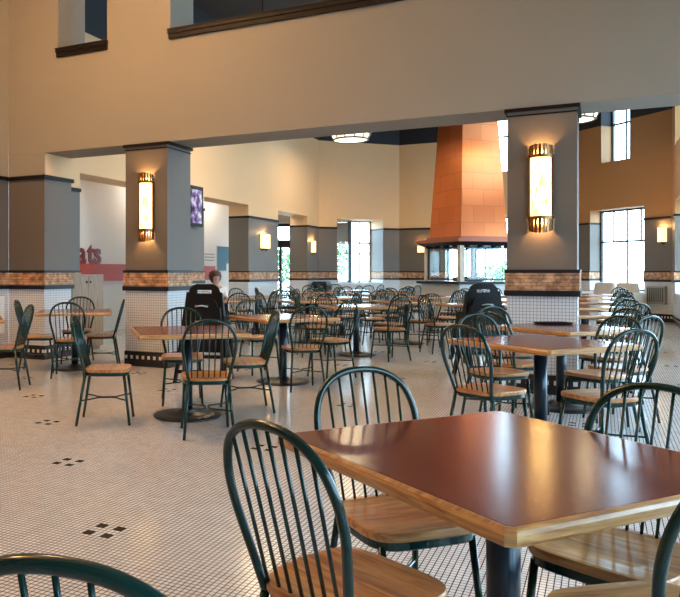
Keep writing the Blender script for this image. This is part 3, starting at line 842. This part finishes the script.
# signs on the corridor wall
b = MB(); b.box(SC+.002, SC+.02, 11.0, 14.2, 1.07, 1.43); o = b.build('red_sign_band', M['sign_red']); tag(o, 'wide red sign band on the white corridor wall behind the left column', 'sign')
ltr = empty('sign_letters', (SC+.015, 11.84, 1.445), PI/2)
tag(ltr, 'dark red sign letters reading ats above the red sign band', 'sign letters')
xo = 0
for chx, adv in (('a', .325), ('t', .215), ('s', .3)):
    cu = bpy.data.curves.new('letter', 'FONT'); cu.body = chx; cu.size = .63; cu.extrude = .012; cu.offset = .016
    o = bpy.data.objects.new('letter', cu); COL.objects.link(o)
    bpy.context.view_layer.update()
    me = bpy.data.meshes.new_from_object(o.evaluated_get(bpy.context.evaluated_depsgraph_get()))
    bpy.data.objects.remove(o); me.materials.clear(); me.materials.append(M['letter_red'])
    o = bpy.data.objects.new('letter', me); COL.objects.link(o); o.parent = ltr; o.location = (xo, 0, 0); o.rotation_euler = (PI/2, 0, 0)
    xo += adv
wp = empty('wall_poster', (SC, 17.5, 0)); tag(wp, 'poster with grey text lines over a red block, seen through the second left opening', 'poster', None)
b = MB(); b.box(.002, .012, -.45, .28, .95, 2.2); b.build('sheet', M['white_wall'], wp)
b = MB(); b.box(.012, .016, -.40, .24, 1.05, 1.42); b.build('red_block', M['sign_red'], wp)
b = MB()
for z0 in (1.72, 1.64, 1.56): b.box(.012, .015, -.36, .20, z0, z0+.035)
b.build('text_lines', M['poster_grey'], wp)
wp = empty('wall_poster', (SC, 18.2, 0)); tag(wp, 'blue and white poster beside the brown jamb of the second left opening', 'poster', None)
b = MB(); b.box(.002, .012, -.36, .6, .95, 2.0); b.build('sheet', M['white_wall'], wp)
b = MB(); b.box(.012, .016, -.34, .58, 1.50, 1.97)
b.hexa([(.012,-.34),(.016,-.34),(.016,.2),(.012,.2)], 1.30, 1.50); b.build('blue_block', M['poster_blue'], wp)
# corridor ceiling light panels
for i, y in enumerate((10.8, 14.0, 17.2, 19.9)):
    r = empty('ceiling_panel_light', (-8.95, y, 3.4)); tag(r, 'lit ceiling panel in the corridor behind the left openings', 'ceiling lamp', 'corridor ceiling panels')
    b = MB(); b.box(-.28, .28, -.58, .58, -.03, -.001); b.build('housing', M['white'], r)
    b = MB(); b.box(-.25, .25, -.55, .55, -.036, -.03); b.build('diffuser', M['tube'], r)
# black bin
x, y = -7.62, 20.62
bn = empty('waste_bin', (-7.50, 20.72, 0)); tag(bn, 'black waste bin by the last left opening', 'bin')
b = MB(); b.hexa(sqr(.22), 0, .86, 0, sqr(.25)); b.build('body', M['black_plastic'], bn, None, .02)
b = MB(); b.hexa(sqr(.26), .862, .98, 0, sqr(.20)); b.build('lid', M['black_plastic'], bn, None, .02)
# sofa under the right window
d = (Vector(CH_R1)-Vector(CH_R0)).normalized(); nn = Vector((-1,-1)).normalized()
q = Vector(CH_R0)+d*1.60+nn*.53
sf = empty('window_sofa', (q.x, q.y, 0), -PI/4); tag(sf, 'beige two-seat sofa under the tall right window', 'sofa')
b = MB(); b.box(-.92, .92, -.40, .40, .03, .24); b.build('plinth', M['ledge'], sf)
b = MB(); b.box(-.74, .74, -.42, .22, .24, .50); b.build('seat_cushion', M['sofa'], sf, None, .04)
for s_ in (-1, 1):
    b = MB(); b.hexa([(s_*.37-.35,.20),(s_*.37+.35,.20),(s_*.37+.35,.38),(s_*.37-.35,.38)], .505, .98, 0, [(s_*.37-.32,.26),(s_*.37+.32,.26),(s_*.37+.32,.40),(s_*.37-.32,.40)])
    b.build('back_cushion', M['sofa'], sf, None, .05)
    b = MB(); b.box(s_*.84-.09, s_*.84+.09, -.40, .38, .24, .72); b.build('armrest', M['sofa'], sf, None, .05)
# radiator grille right of the window
q = Vector(CH_R0)+d*2.72
rg = empty('radiator', (q.x, q.y, 0), -PI/4); tag(rg, 'grey slatted radiator on the wall right of the beige sofa', 'radiator')
b = MB(); b.box(-.27, .27, -.10, -.015, .45, .90); b.build('housing', plain('radiator_grey', (.30,.29,.27), .5), rg)
b = MB()
for i in range(9): b.box(-.24+i*.056, -.215+i*.056, -.108, -.10, .50, .86)
b.build('slats', M['frame_dark'], rg)

# seated person among the far left tables
def person(x, y, rz):
    r = empty('person', (x, y, 0), rz)
    tag(r, 'person with dark reddish hair and white top seated at the far left tables', 'person')
    V = [(0,0,.52), (0,-.02,.72), (0,-.01,.92), (0,.0,1.00), (0,.015,1.06), (0,.03,1.14), (0,.03,1.20),
         (.17,0,.94), (.21,.03,.72), (.15,.24,.77), (.10,.34,.80), (-.17,0,.94), (-.21,.03,.72), (-.15,.24,.77), (-.10,.34,.80),
         (.09,.02,.50), (.10,.42,.50), (.10,.40,.10), (.10,.52,.04), (-.09,.02,.50), (-.10,.42,.50), (-.10,.40,.10), (-.10,.52,.04)]
    E = [(0,1),(1,2),(2,3),(3,4),(4,5),(5,6),(2,7),(7,8),(8,9),(9,10),(2,11),(11,12),(12,13),(13,14),(0,15),(15,16),(16,17),(17,18),(0,19),(19,20),(20,21),(21,22)]
    R = [.13,.125,.12,.06,.055,.085,.08, .06,.05,.04,.03,.06,.05,.04,.03, .085,.065,.045,.035,.085,.065,.045,.035]
    def skin(name, idx, scale, mat):
        mp = {k: i for i, k in enumerate(idx)}
        me = bpy.data.meshes.new(name)
        me.from_pydata([V[k] for k in idx], [(mp[a], mp[c]) for a, c in E if a in mp and c in mp], [])
        o = bpy.data.objects.new(name, me); COL.objects.link(o); o.parent = r; me.materials.append(mat)
        md = o.modifiers.new('skin', 'SKIN'); sv = me.skin_vertices[0].data
        for k in idx: sv[mp[k]].radius = (R[k]*scale, R[k]*scale)
        sv[0].use_root = True
        sd = o.modifiers.new('sub', 'SUBSURF'); sd.levels = 2; sd.render_levels = 2
        for p in me.polygons: p.use_smooth = True
        md.use_smooth_shade = True
        return o
    skin('body', list(range(23)), 1.0, M['skin'])
    skin('shirt', [0,1,2,7,8,11,12], 1.12, M['shirt'])
    skin('trousers', [0,15,16,17,19,20,21], 1.12, M['jeans'])
    b = MB(); pr = [(.0,-.115),(.06,-.10),(.10,-.04),(.112,.02),(.10,.07),(.06,.105),(.0,.118)]
    b.lathe([(a+.001,z) for a,z in pr], 16); h = b.build('hair', M['hair'], r); h.location = (0,-.03,1.165); h.scale = (1.12,1.1,1.15)
    b = MB(); b.lathe([(.001,-.03),(.014,-.02),(.012,.02),(.001,.03)], 8); nz = b.build('nose', M['skin'], r); nz.location = (0,.118,1.15)
pa = math.radians(133); x, y = -6.15+.72*math.cos(pa), 11.9+.72*math.sin(pa)
person(x, y, pa+PI/2)
chair_room(x, y, pa+PI/2, 'green chair under the seated person with white top', None)

# ------------------------------------------------------------------ sky
w = bpy.data.worlds.new('sky'); scn.world = w; w.use_nodes = True
bg = w.node_tree.nodes['Background']; bg.inputs['Color'].default_value = (.53, .78, 1.0, 1); bg.inputs['Strength'].default_value = 13.0

# ------------------------------------------------------------------ camera
cam = bpy.data.cameras.new('camera'); co = bpy.data.objects.new('camera', cam); COL.objects.link(co)
co.location = (0, 0, EYE); co.rotation_euler = (PI/2, 0, YAW)
cam.sensor_width = 36; cam.lens = 36*735/680
cam.shift_x = (340-235)/680; cam.shift_y = -(298.5-272)/680
cam.clip_start = .05; cam.clip_end = 300
scn.camera = co
vs = scn.view_settings
vs.view_transform = 'Standard'; vs.look = 'None'; vs.gamma = 1; vs.use_curve_mapping = False
vs.exposure = 0.4
scn.cycles.max_bounces = 8; scn.cycles.diffuse_bounces = 4; scn.cycles.transparent_max_bounces = 12
scn.cycles.sample_clamp_indirect = 6
